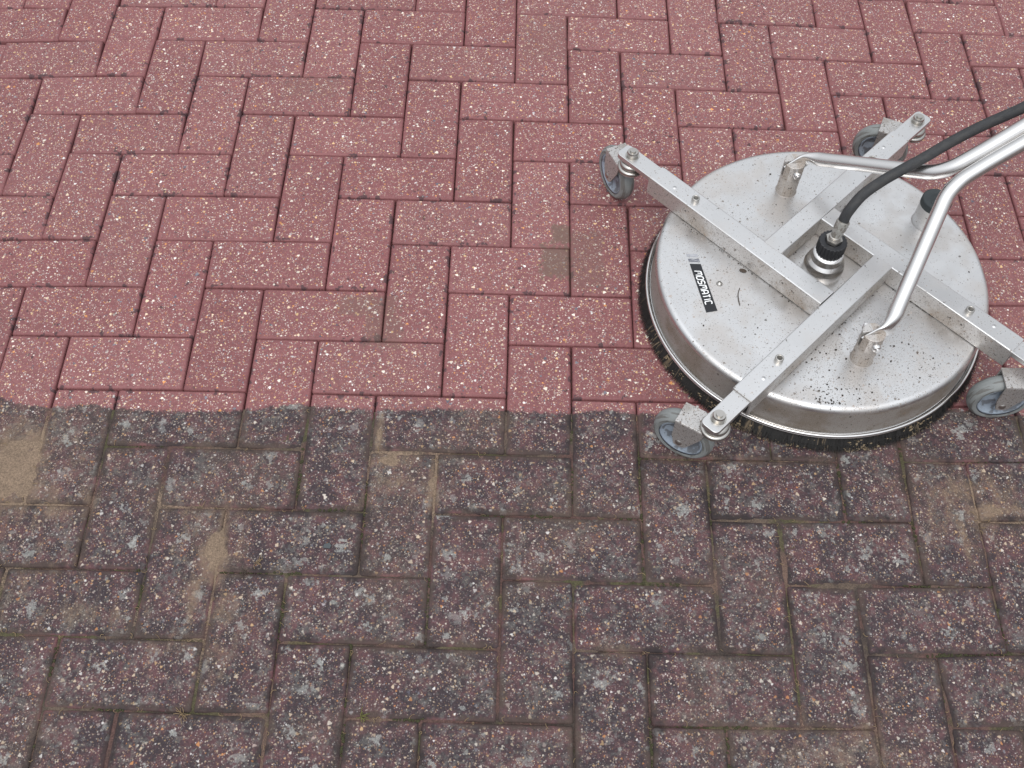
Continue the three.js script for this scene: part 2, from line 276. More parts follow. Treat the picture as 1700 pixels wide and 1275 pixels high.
// ---------------------------------------------------------------- steel
// sp: how thickly it is spattered; returns colour and roughness/metalness maps, size in metres
function steelMaps(n, size, sp, seed, dens, tanF = 0.2, rough = 0.30, base = 0, tan = [0.235, 0.175, 0.125]) {
  const c = new Float32Array(n * n * 4), met = new Float32Array(n * n).fill(1), r = rngOf(seed), px = n / size;
  for (let y = 0; y < n; y++) for (let x = 0; x < n; x++) {
    const X = x / px, Z = y / px, o = (y * n + x) * 4;
    const st = fbm(X * 11 + seed, Z * 11), s2 = smooth(0.5, 0.62, fbm(X * 26 + seed * 2, Z * 26 + 8)), gr = vn(x * 0.9, y * 0.9);
    const film = base * (0.75 + 0.5 * gr) + tanF * smooth(0.4, 0.72, fbm(X * 19 + 40, Z * 19 + seed)) * (0.4 + 0.8 * gr);
    const l = 0.60 + 0.05 * st + 0.025 * s2 + 0.03 * (gr - 0.5);
    const du = clamp(film * 0.62, 0, 0.96); met[y * n + x] = 1 - du; c[o] = l + (tan[0] - l) * du; c[o + 1] = l + (tan[1] - l) * du; c[o + 2] = l + (tan[2] - l) * du; c[o + 3] = rough + 0.1 * st - 0.04 * s2 + 0.03 * gr + film * 0.2;
  }
  const dot = (X, Z, rad, R, G, B, k) => {
    const e = 0.5 + 0.5 * r(), an = r() * PI, ca = cos(an), sa = sin(an), R0 = rad * px, w = r() * 6, m3 = 0.3 * r();
    for (let y = floor(Z * px - R0 * 1.4); y <= Z * px + R0 * 1.4; y++) for (let x = floor(X * px - R0 * 1.4); x <= X * px + R0 * 1.4; x++) {
      const dx = x - X * px, dy = y - Z * px, u = dx * ca + dy * sa, v = (dy * ca - dx * sa) / e, m = clamp((R0 * (1 + m3 * sin(3 * atan2(v, u) + w)) - hypot(u, v)) + 0.5) * k; if (m <= 0) continue;
      const o = (((y % n) + n) % n) * n + ((x % n) + n) % n; c[o * 4] += (R - c[o * 4]) * m; c[o * 4 + 1] += (G - c[o * 4 + 1]) * m; c[o * 4 + 2] += (B - c[o * 4 + 2]) * m; c[o * 4 + 3] += (0.9 - c[o * 4 + 3]) * m; met[o] = min(met[o], 1 - m);
    }
  };
  for (let k = 0; k < sp; k++) {
    const X = r() * size, Z = r() * size; if (r() > dens(X, Z)) continue;
    const big = r(), rad = big < 0.93 ? 0.0002 + 0.0005 * r() : big < 0.99 ? 0.0006 + 0.0007 * r() : 0.0011 + 0.0011 * r(), q = r();
    if (q < 0.5) dot(X, Z, rad, 0.10, 0.075, 0.055, 0.5 + 0.4 * r()); else if (q < 0.75) dot(X, Z, rad, 0.04, 0.035, 0.032, 0.8); else dot(X, Z, rad * 1.2, 0.27, 0.18, 0.12, 0.45);
  }
  const a = new Uint8Array(n * n * 4).fill(255), b = new Uint8Array(n * n * 4).fill(255);
  for (let k = 0; k < n * n; k++) { a[k * 4] = toS(c[k * 4]); a[k * 4 + 1] = toS(c[k * 4 + 1]); a[k * 4 + 2] = toS(c[k * 4 + 2]); b[k * 4 + 1] = clamp(c[k * 4 + 3]) * 255; b[k * 4 + 2] = met[k] * 255; }
  return [a, b];
}
function steelMat(name, n, size, sp, seed, dens, tanF, rough, base, tan) {
  const [a, b] = steelMaps(n, size, sp, seed, dens, tanF, rough, base, tan), mr = dataTex(b, n, n, false, true);
  return new THREE.MeshStandardMaterial({ name, map: dataTex(a, n, n, true, true), metalnessMap: mr, roughnessMap: mr, metalness: 1, roughness: 1 });
}
const DS = 0.56;
const discDens = (X, Z) => { // spatter lies thickest in the quarter nearest the front, and beside the bars
  const x = X - DS / 2, z = Z - DS / 2, A = -0.8029; let d = 0.34;
  d += 0.7 * exp(-(((x - 0.05) / 0.11) ** 2 + ((z - 0.19) / 0.09) ** 2)); d += 0.55 * exp(-(((x - 0.09) / 0.08) ** 2 + ((z - 0.13) / 0.1) ** 2));
  d += 0.35 * exp(-(((x + 0.19) / 0.05) ** 2 + ((z - 0.02) / 0.1) ** 2));
  const q = 0.7255 * x - 0.688 * z; void A; void q;
  return d * (0.45 + 0.9 * fbm(x * 30 + 50, z * 30 + 50)) * (x > 0.05 && z < 0.04 ? 0.5 : 1);
};
const M = {
  disc: steelMat('spattered brushed steel', 2048, DS, 52000, 11, discDens, 0.55, 0.27),
  bar: steelMat('bar steel', 512, 0.2, 1500, 23, () => 0.8, 0.25),
  wall: steelMat('dusty wall steel', 512, 0.2, 2600, 31, () => 0.9, 0.6, 0.24, 1.1, [0.150, 0.117, 0.088]),
  flank: steelMat('spattered bar flank', 512, 0.2, 7000, 59, () => 0.9, 0.9, 0.25, 0.45, [0.27, 0.215, 0.165]),
  fork: steelMat('muddy caster steel', 512, 0.12, 3600, 47, () => 1, 0.9, 0.28, 0.5, [0.125, 0.096, 0.07]),
  shiny: new THREE.MeshStandardMaterial({ name: 'polished steel', color: new THREE.Color(0.72, 0.71, 0.70), metalness: 1, roughness: 0.26 }),
  satin: new THREE.MeshStandardMaterial({ name: 'satin steel', color: new THREE.Color(0.44, 0.425, 0.40), metalness: 1, roughness: 0.3 }),
  rubber: new THREE.MeshStandardMaterial({ name: 'black rubber', color: new THREE.Color(0.018, 0.019, 0.021), roughness: 0.55 }),
  bristle: new THREE.MeshStandardMaterial({ name: 'black bristle', color: new THREE.Color(0.013, 0.012, 0.011), roughness: 0.6 }),
  dark: new THREE.MeshStandardMaterial({ name: 'dark plastic', color: new THREE.Color(0.014, 0.015, 0.018), roughness: 0.42 }),
};
function grained(name, rgb, amp, dirtC, dirtK, rough, n = 256, rep = 1) {
  const d = new Uint8Array(n * n * 4).fill(255);
  for (let y = 0; y < n; y++) for (let x = 0; x < n; x++) {
    const o = (y * n + x) * 4, g = 1 + amp * (NT[((y * 3) & 255) * 256 + (x & 255)] - 0.5) + amp * (fbm(x * 0.05, y * 0.05) - 0.5), k = smooth(0.5, 0.62, fbm(x * 0.045 + 20, y * 0.045)) * dirtK + (NT[((y * 11) & 255) * 256 + ((x * 7) & 255)] > 0.985 ? 0.5 : 0);
    for (let c = 0; c < 3; c++) d[o + c] = toS(rgb[c] * g + (dirtC[c] - rgb[c] * g) * min(1, k));
  }
  const t = dataTex(d, n, n, true, true); t.repeat.set(rep, rep);
  return new THREE.MeshStandardMaterial({ name, map: t, roughness: rough });
}
M.tyre = grained('grey tyre rubber', [0.20, 0.215, 0.215], 0.25, [0.07, 0.06, 0.05], 0.55, 0.55);
M.hub = grained('blue grey hub plastic', [0.28, 0.335, 0.40], 0.2, [0.05, 0.042, 0.038], 0.6, 0.5);
M.hose = grained('black hose rubber', [0.028, 0.030, 0.033], 0.5, [0.16, 0.14, 0.11], 0.05, 0.75, 256, 1);
M.pitted = grained('dull plated steel', [0.36, 0.36, 0.34], 0.7, [0.16, 0.14, 0.12], 0.7, 0.42, 256, 1); M.pitted.metalness = 0.55;

// planar uv in metres by the face's own direction
function metricUV(g, size) {
  const p = g.attributes.position, n = g.attributes.normal, uv = new Float32Array(p.count * 2);
  for (let k = 0; k < p.count; k++) {
    const ax = abs(n.getX(k)), ay = abs(n.getY(k)), az = abs(n.getZ(k)), x = p.getX(k), y = p.getY(k), z = p.getZ(k);
    if (ay >= ax && ay >= az) { uv[k * 2] = x / size; uv[k * 2 + 1] = z / size; } else if (az >= ax) { uv[k * 2] = x / size; uv[k * 2 + 1] = y / size; } else { uv[k * 2] = z / size; uv[k * 2 + 1] = y / size; }
  }
  g.setAttribute('uv', new THREE.BufferAttribute(uv, 2)); return g;
}

// ---------------------------------------------------------------- the surface cleaner
const C0 = V3(0.995, 0, 0.5035);
const cleaner = new THREE.Group(); cleaner.name = 'surface_cleaner'; cleaner.position.copy(C0); scene.add(cleaner);
tag(cleaner, 'round stainless steel surface cleaner on four casters with a forked handle on brick paving', 'surface cleaner');
const TOP = 0.092, RO = 0.2625, FR = 0.0095;
{
  const pr = [[0.0001, TOP], [0.12, TOP], [0.2, TOP], [RO - FR - 0.002, TOP]];
  for (let k = 0; k <= 10; k++) { const a = PI / 2 * (1 - k / 10); pr.push([RO - FR + FR * cos(a), TOP - FR + FR * sin(a)]); }
  const g = lathe(pr.reverse(), 128), p = g.attributes.position, uv = g.attributes.uv;
  for (let k = 0; k < p.count; k++) uv.setXY(k, p.getX(k) / DS + 0.5, p.getZ(k) / DS + 0.5);
  mesh('cover_plate', g, M.disc, cleaner);
  const w = lathe([[RO + 0.0012, 0.031], [RO + 0.0008, 0.05], [RO + 0.0006, 0.065], [RO, TOP - FR]], 128), u = w.attributes.uv, q = w.attributes.position;
  for (let k = 0; k < q.count; k++) u.setXY(k, u.getX(k) * 8, q.getY(k) / 0.2);
  mesh('side_wall', w, M.wall, cleaner);
  const rim = []; // a thin rolled bead standing off the wall, with a plain band under it
  for (let k = 0; k <= 8; k++) { const a = -0.7 + k / 8 * 3.6; rim.push([0.2692 + 0.0026 * cos(a), 0.0305 + 0.0026 * sin(a)]); }
  const low = []; for (let k = 0; k <= 5; k++) { const a = -1.2 + k / 5 * 2.4; low.push([0.2696 + 0.0014 * cos(a), 0.0262 + 0.0014 * sin(a)]); }
  const rg = lathe([...low, ...rim, [0.2668, 0.029], [0.2655, 0.026], [0.262, 0.026], [0.2605, 0.033]], 128);
  mesh('rim_band', lathe([[0.2682, 0.0165], [0.2682, 0.0255]], 96), M.satin, cleaner);
  mesh('rim_trim', rg, M.shiny, cleaner);
}
{ // bristle skirt: a few thousand splayed bristles over a dark inner band
  const pos = [], nor = [], hue = [], q = rngOf(5);
  for (let k = 0; k < 7000; k++) {
    const a = q() * 2 * PI, r0 = 0.2655 + 0.003 * q(), y0 = 0.021, r1 = 0.273 + 0.011 * q(), y1 = 0.0002 + 0.0075 * q() * q(), a1 = a + (q() - 0.5) * 0.035, rm = r0 + 0.0055 + 0.002 * q(), w = 0.0006 + 0.0004 * q();
    const mud = q() < 0.03 + 0.55 * smooth(0.5, 0.68, fbm(a * 7 + 3, 2)) * smooth(0.2, 0.7, sin(a)), bl = 0.4 + q(), bc = (mud ? [0.105, 0.08, 0.052] : [0.0105, 0.0098, 0.0092]).map((v) => v * bl);
    const A = [r0, y0, a], B = [rm, 0.012, (a + a1) / 2], D = [r1, y1, a1];
    const pt = ([r, y, t], s) => { const tt = t + s / r; return [r * cos(tt), y, r * sin(tt)]; };
    const tri = (x, y, z) => { // wound so that its face looks outwards
      const ux = y[0] - x[0], uy = y[1] - x[1], uz = y[2] - x[2], vx = z[0] - x[0], vy = z[1] - x[1], vz = z[2] - x[2];
      if ((uy * vz - uz * vy) * cos(a) + (uz * vx - ux * vz) * 0.6 + (ux * vy - uy * vx) * sin(a) < 0) [y, z] = [z, y];
      pos.push(...x, ...y, ...z); for (let m = 0; m < 3; m++) { const t = a + (m - 1) * 0.4; nor.push(cos(t) * 0.85, 0.5, sin(t) * 0.85); hue.push(...bc); } };
    tri(pt(A, -w), pt(B, -w), pt(A, w)); tri(pt(A, w), pt(B, -w), pt(B, w)); tri(pt(B, -w), pt(D, 0), pt(B, w));
  }
  const g = new THREE.BufferGeometry(); g.setAttribute('position', new THREE.Float32BufferAttribute(pos, 3)); g.setAttribute('normal', new THREE.Float32BufferAttribute(nor, 3)); g.setAttribute('uv', new THREE.Float32BufferAttribute(new Float32Array(pos.length / 3 * 2), 2));
  g.setAttribute('color', new THREE.Float32BufferAttribute(hue, 3));
  const s = mesh('brush_skirt', g, new THREE.MeshStandardMaterial({ name: 'muddy bristle', vertexColors: true, roughness: 0.6, side: THREE.DoubleSide }), cleaner); s.userData.kind = 'stuff';
  mesh('brush_band', lathe([[0.268, 0.002], [0.2672, 0.010], [0.2665, 0.018]], 96), M.bristle, cleaner);
  // wet sand and crumbs caught among the bristles at the front
  const crumbs = []; const r2 = rngOf(9);
  for (let k = 0; k < 1250; k++) {
    const t = PI * (0.30 + 0.55 * r2()), y = 0.0006 + 0.019 * r2() ** 1.5, z = 0.0005 + 0.0012 * r2() ** 3, rad = 0.2795 + 0.004 * (r2() - 0.5);
    if (fbm(t * 9 + 40, y * 180 + 3) < 0.54 + 0.25 * abs(t / PI - 0.55)) continue;
    const c = new THREE.IcosahedronGeometry(z, 0); c.scale(1 + 2.2 * r2(), 0.7, 1); T(c, (rad - y * 0.45) * cos(t), y, (rad - y * 0.45) * sin(t), -t + PI / 2 + (r2() - 0.5)); crumbs.push(c);
  }
  const cr = mesh('sand_crumbs', crumbs, new THREE.MeshStandardMaterial({ name: 'wet sand', color: new THREE.Color(0.20, 0.155, 0.10), roughness: 0.9 }), cleaner); cr.userData.kind = 'stuff';
}
// four bars in a pinwheel, each butting on the next one's flank
const ANG = [45.2, 133.9, 225.4, 314].map((d) => d * PI / 180), BA = 44.6 * PI / 180, BT = 0.13, BH = 0.038, BWD = 0.0345, OFF = 0.0682, IN = 0.0518, OUT = 0.299, NUT = 0.352;
const tube = (() => {
  const s = new THREE.Shape(), w = BWD / 2, r = 0.0022, y0 = BT - BH, rrect = (p, x, a, b, q) => { p.moveTo(-x + q, a); p.lineTo(x - q, a); p.quadraticCurveTo(x, a, x, a + q); p.lineTo(x, b - q); p.quadraticCurveTo(x, b, x - q, b); p.lineTo(-x + q, b); p.quadraticCurveTo(-x, b, -x, b - q); p.lineTo(-x, a + q); p.quadraticCurveTo(-x, a, -x + q, a); };
  rrect(s, w, y0 + 0.0005, BT, r); const h = new THREE.Path(); rrect(h, w - 0.0025, y0 + 0.003, BT - 0.0025, 0.001); s.holes.push(h);
  const g = new THREE.ExtrudeGeometry(s, { depth: OUT + IN, bevelEnabled: false, curveSegments: 4 });
  metricUV(g.rotateY(PI / 2).translate(-IN, 0, -OFF), 0.2);
  const q = g.index ? g.toNonIndexed() : g, n = q.attributes.normal, up = [], side = [];       // flanks carry dried spatter, tops are wiped
  for (let k = 0; k < n.count; k += 3) (n.getY(k) + n.getY(k + 1) + n.getY(k + 2) > 1.2 ? up : side).push(k, k + 1, k + 2);
  q.setIndex([...up, ...side]); q.clearGroups(); q.addGroup(0, up.length, 0); q.addGroup(up.length, side.length, 1);
  return q;
})();
const tab = (() => { // flat tongue that slides into the bar's end and carries the caster
  const s = new THREE.Shape(), w = 0.0142; s.moveTo(0.24, -w); s.lineTo(0.366, -w); s.quadraticCurveTo(0.374, -w, 0.374, -w + 0.008); s.lineTo(0.374, w - 0.008); s.quadraticCurveTo(0.374, w, 0.366, w); s.lineTo(0.24, w); s.lineTo(0.24, -w);
  const g = new THREE.ExtrudeGeometry(s, { depth: 0.0075, bevelEnabled: true, bevelSize: 0.0008, bevelThickness: 0.0008, bevelSegments: 2, curveSegments: 6 });
  return metricUV(g.rotateX(-PI / 2).translate(0, BT - 0.0115, -OFF), 0.2);
})();
const capScrew = lathe([[0.0001, 0.0008], [0.0030, 0.0008], [0.0030, 0.0068], [0.0056, 0.0068], [0.0064, 0.006], [0.0064, 0]].reverse(), 20);
const rivetG = lathe([[0.0001, 0.0022], [0.003, 0.0018], [0.0048, 0.0004], [0.005, 0]].reverse(), 18);
const hexNut = (r, h) => { const g = new THREE.CylinderGeometry(r, r, h, 6); return g; };
const R90 = PI / 2;
const rad = (d) => d * PI / 180;
// trailing direction of each caster, degrees in plan
const TRAIL = [-180, -150, -115, -158];                     // right, near left, far left, far right
const casterLabels = ['caster at the right edge with a clean blue grey wheel', 'nearest caster with its muddy fork plate', 'far left caster seen along its tread', 'far right caster behind the bar'];
for (let k = 0; k < 4; k++) {
  const b = ANG[k];
  const bar = mesh('frame_bar', tube, [M.bar, M.flank], cleaner); bar.rotation.y = -b; bar.position.y = (k % 2) * 0.0005;
  mesh('end_tongue', tab, M.bar, bar);
  const sc = mesh('cap_screw', capScrew, M.satin, bar); sc.position.set(0.214, BT, -OFF);
  const rv = mesh('rivet', rivetG, M.bar, bar); rv.position.set(0.255, BT - 0.0012, -OFF - 0.004); rv.scale.set(1, 0.9, 1);
  const px = cos(b) * NUT + sin(b) * OFF, pz = sin(b) * NUT - cos(b) * OFF;   // pivot in plan
  const t = rad(TRAIL[k]);
  // fork: top plate rounded round the pivot, two cheeks running down to the axle
  const ring = []; for (let m = 0; m <= 14; m++) { const a = R90 + PI * m / 14; ring.push([0.0205 * cos(a), 0.0205 * sin(a)]); }
  const outl = new THREE.Shape(); outl.moveTo(0.054, -0.0176); outl.lineTo(0.054, 0.0176); outl.lineTo(0.012, 0.0176); for (const [x, y] of ring) outl.lineTo(x, y); outl.lineTo(0.012, -0.0176); outl.lineTo(0.054, -0.0176);
  const plate = new THREE.ExtrudeGeometry(outl, { depth: 0.0022, bevelEnabled: true, bevelSize: 0.0006, bevelThickness: 0.0006, bevelSegments: 2 }).rotateX(-R90).translate(0, 0.0968, 0);
  const ch = new THREE.Shape(); ch.moveTo(0.0535, 0.0972); ch.lineTo(0.008, 0.0972); ch.lineTo(0.012, 0.078); ch.lineTo(0.030, 0.042); ch.quadraticCurveTo(0.038, 0.034, 0.048, 0.040); ch.lineTo(0.0535, 0.060); ch.lineTo(0.0535, 0.0972);
  const cheek = (s) => new THREE.ExtrudeGeometry(ch, { depth: 0.0022, bevelEnabled: true, bevelSize: 0.0005, bevelThickness: 0.0005, bevelSegments: 2 }).translate(0, 0, s > 0 ? 0.0158 : -0.0180);
  const fk = mesh('caster', [metricUV(plate, 0.12), metricUV(cheek(1), 0.12), metricUV(cheek(-1), 0.12)], M.fork, cleaner);
  fk.userData.label = casterLabels[k];
  fk.position.set(px, 0, pz); fk.rotation.y = -t;
  // two stacked swivel races
  mesh('swivel_bearing', [lathe([[0.0205, 0.0985], [0.0222, 0.0995], [0.0222, 0.1025], [0.0205, 0.1045], [0.017, 0.1052]], 32), lathe([[0.0165, 0.1055], [0.0188, 0.107], [0.019, 0.1105], [0.0178, 0.1135], [0.0145, 0.115], [0.012, 0.1155]], 32), T(cyl(0.0115, 0.0115, 0.01), 0, 0.1145, 0)], M.satin, fk);
  mesh('nut', [T(hexNut(0.0098, 0.0075), 0, BT - 0.0022 + 0.003, 0), T(cyl(0.0086, 0.0096, 0.0025, 24), 0, BT + 0.0055, 0), T(cyl(0.0118, 0.0118, 0.0014, 24), 0, BT - 0.0028, 0)], M.satin, fk);
  mesh('bolt_end', T(cyl(0.005, 0.0052, 0.0035, 18), 0, BT + 0.0078, 0), M.satin, fk);
  const WR = 0.0478, ty = []; // tyre with a rounded tread
  for (let m = 0; m <= 12; m++) { const a = -PI / 2 + PI * m / 12; ty.push([WR - 0.008 + 0.008 * cos(a), 0.0132 * sin(a) * (1 - 0.12 * cos(a))]); }
  const tyre = lathe([[0.0352, -0.0116], ...ty, [0.0352, 0.0116]], 48).rotateX(R90).translate(0.041, WR, 0);
  mesh('tyre', tyre, M.tyre, fk);
  const hub = lathe([[0.0060, -0.0138], [0.0068, -0.0138], [0.0085, -0.005], [0.0255, -0.004], [0.0318, -0.0102], [0.0353, -0.0122], [0.0353, 0.0122], [0.0318, 0.0102], [0.0255, 0.004], [0.0085, 0.005], [0.0068, 0.0138], [0.0060, 0.0138]], 48).rotateX(R90).translate(0.041, WR, 0);
  mesh('wheel_hub', hub, M.hub, fk);
  mesh('axle_bolt', [T(cyl(0.0046, 0.0046, 0.037, 18), 0.041, WR, 0, 0, R90), T(lathe([[0.0001, 0.0028], [0.004, 0.0022], [0.0058, 0]].reverse(), 18), 0.041, WR, 0.0181, 0, R90), T(lathe([[0.0001, 0.0028], [0.004, 0.0022], [0.0058, 0]].reverse(), 18), 0.041, WR, -0.0181, 0, -R90)], M.satin, fk);
}
for (const [x, z] of [[-0.165, 0.034], [-0.02, -0.226]]) { const r = mesh('rivet', rivetG, M.satin, cleaner); r.position.set(x, TOP, z); r.scale.set(1, 1.8, 1); }

// central swivel coupling
{
  const c = mesh('swivel_coupling', lathe([[0.0001, 0.1395], [0.0193, 0.1395], [0.0238, 0.1345], [0.0241, 0.1338], [0.0241, 0.1235], [0.0246, 0.1225], [0.0288, 0.1175], [0.0291, 0.1168], [0.0291, 0.1115], [0.0312, 0.1085], [0.0315, 0.1075], [0.0315, 0.099], [0.0305, 0.0975], [0.0305, TOP]].reverse(), 48), M.shiny, cleaner);
  const kn = new THREE.Shape(), N = 22; for (let m = 0; m <= N * 4; m++) { const a = 2 * PI * m / (N * 4), r = 0.0203 - 0.0013 * (m % 4 === 0 ? 1 : m % 4 === 2 ? -0.4 : 0.2); m ? kn.lineTo(r * cos(a), r * sin(a)) : kn.moveTo(r * cos(a), r * sin(a)); }
  const hole = new THREE.Path(); hole.absarc(0, 0, 0.0125, 0, 2 * PI, true); kn.holes.push(hole);
  mesh('knurled_collar', new THREE.ExtrudeGeometry(kn, { depth: 0.0205, bevelEnabled: true, bevelSize: 0.001, bevelThickness: 0.0012, bevelSegments: 2 }).rotateX(-R90).translate(0, 0.141, 0), M.dark, c);
  mesh('hose_nut', [T(hexNut(0.0132, 0.006), 0, 0.1665, 0), lathe([[0.0001, 0.1755], [0.008, 0.1755], [0.0086, 0.174], [0.0086, 0.1722], [0.0078, 0.171], [0.009, 0.1695]].reverse(), 24)], M.satin, c);
}
// three stubs on the cover: two slotted posts for the handle and one capped socket
const HA = rad(77.5), ax = V3(cos(HA), 0, sin(HA)), ex = V3(ax.z, 0, -ax.x), TH = rad(40), hx = ex.clone().multiplyScalar(cos(TH)).add(V3(0, sin(TH), 0)), PIV = 0.145, PR = 0.0163;
for (const s of [-1, 1]) {
  // a round bar with a slot cut along ex: two half round cheeks above a solid foot
  const x = ax.x * 0.172 * s, z = ax.z * 0.172 * s, y1 = 0.158, half = (d) => {
    const sh = new THREE.Shape(), a0 = Math.asin(0.0032 / PR); sh.absarc(0, 0, PR, a0, PI - a0, false); sh.closePath();
    return new THREE.ExtrudeGeometry(sh, { depth: y1 - 0.128, bevelEnabled: true, bevelSize: 0.0006, bevelThickness: 0.0008, bevelSegments: 2, curveSegments: 18 }).rotateX(-R90).rotateY(d > 0 ? 0 : PI).translate(0, 0.128, 0);
  };
  const foot = lathe([[0.0001, 0.1285], [PR, 0.1285], [PR, TOP + 0.0012], [PR + 0.0014, TOP]].reverse(), 36);
  const yaw = -(HA - R90);                                  // local -z/+z along the bolt axis
  const p = mesh('handle_post', [metricUV(foot, 0.2), metricUV(half(1), 0.2), metricUV(half(-1), 0.2)], M.flank, cleaner);
  p.position.set(x, 0, z); p.rotation.y = yaw;
  mesh('pivot_bolt', [T(cyl(0.0036, 0.0036, 0.05, 16), 0, PIV, 0, 0, R90), T(lathe([[0.0001, 0.0075], [0.0048, 0.0075], [0.0064, 0.006], [0.0066, 0]].reverse(), 24), 0, PIV, PR - 0.001, 0, R90), T(hexNut(0.0068, 0.007), 0, PIV, -PR - 0.0022, 0, R90)], M.shiny, p);
}
{
  const x = 0.186, z = -0.106, s = mesh('capped_socket', lathe([[0.0225, TOP + 0.0475], [0.0232, TOP + 0.0465], [0.0232, TOP + 0.002], [0.0246, TOP]].reverse(), 40), M.bar, cleaner); s.position.set(x, 0, z);
  mesh('rubber_cap', [lathe([[0.0001, TOP + 0.051], [0.011, TOP + 0.051], [0.0125, TOP + 0.0535], [0.0215, TOP + 0.0545], [0.0238, TOP + 0.0525], [0.024, TOP + 0.042], [0.0233, TOP + 0.0415]].reverse(), 40), T(new RoundedBoxGeometry(0.03, 0.004, 0.006, 2, 0.0015), 0, TOP + 0.0525, 0, 0.7)], new THREE.MeshStandardMaterial({ name: 'grey green cap rubber', color: new THREE.Color(0.034, 0.042, 0.045), roughness: 0.6 }), s);
}
// handle: two tubes, flattened where they enter the slots, that meet and run up side by side
{
  const TR = 0.0116;
  for (const s of [-1, 1]) {
    const base = V3(ax.x * 0.172 * s, PIV, ax.z * 0.172 * s), at = (a, h) => V3(ax.x * a, PIV, ax.z * a).addScaledVector(hx, h);
    const e = s * (TR + 0.0004);
    const ctrl = [at(0.172 * s, -0.010), at(0.172 * s, 0.012), at(0.1715 * s, 0.024), at(0.164 * s, 0.036), at(0.150 * s, 0.050), at(0.118 * s, 0.083), at(0.070 * s, 0.132), at(0.042 * s, 0.161), at(0.024 * s, 0.181), at(0.0145 * s, 0.205), at(e, 0.235), at(e, 0.33), at(e, 0.6), at(e, 0.9), at(e, 1.02), at(0.03 * s, 1.06), at(0.08 * s, 1.10), at(0.16 * s, 1.13), at(0.22 * s, 1.14)];
    const curve = new THREE.CatmullRomCurve3(ctrl, false, 'centripetal'), n = 260, m = 20, pos = [], uv = [], ind = [], nrm = V3(), L = curve.getLength();
    nrm.crossVectors(ax, hx).normalize(); if (nrm.y < 0) nrm.negate();         // normal of the handle's plane
    for (let k = 0; k <= n; k++) {
      const u = pow(k / n, 1.6), p = curve.getPointAt(u), t = curve.getTangentAt(u), d = u * L, side = V3().crossVectors(t, nrm).normalize();
      const f = smooth(0.022, 0.062, d);                    // 0 flat (thin along the bolt axis, tall) -> 1 round
      const across = 0.0026 + (TR - 0.0026) * f, tall = 0.0155 + (TR - 0.0155) * f;
      for (let q = 0; q <= m; q++) { const a = 2 * PI * q / m, sgn = (v, w) => Math.sign(v) * pow(abs(v), w), w = 0.55 + 0.45 * f, P = p.clone().addScaledVector(side, across * sgn(cos(a), w)).addScaledVector(nrm, tall * sgn(sin(a), w)); pos.push(P.x, P.y, P.z); uv.push(q / m * 0.5, d / 0.2); }
    }
    for (let k = 0; k < n; k++) for (let q = 0; q < m; q++) { const a = k * (m + 1) + q, b = a + m + 1; ind.push(a, a + 1, b, a + 1, b + 1, b); }
    const c0 = pos.length / 3; { const p = curve.getPointAt(0); pos.push(p.x, p.y, p.z); uv.push(0, 0); for (let q = 0; q < m; q++) ind.push(c0, q + 1, q); }
    const g = new THREE.BufferGeometry(); g.setAttribute('position', new THREE.Float32BufferAttribute(pos, 3)); g.setAttribute('uv', new THREE.Float32BufferAttribute(uv, 2)); g.setIndex(ind); g.computeVertexNormals();
    const ht = mesh('handle_tube', g, M.shiny, cleaner); void base;
    const gr = new THREE.TubeGeometry(new THREE.LineCurve3(at(0.12 * s, 1.115), at(0.225 * s, 1.14)), 4, 0.0165, 16); mesh('grip', gr, M.rubber, ht);
  }
}
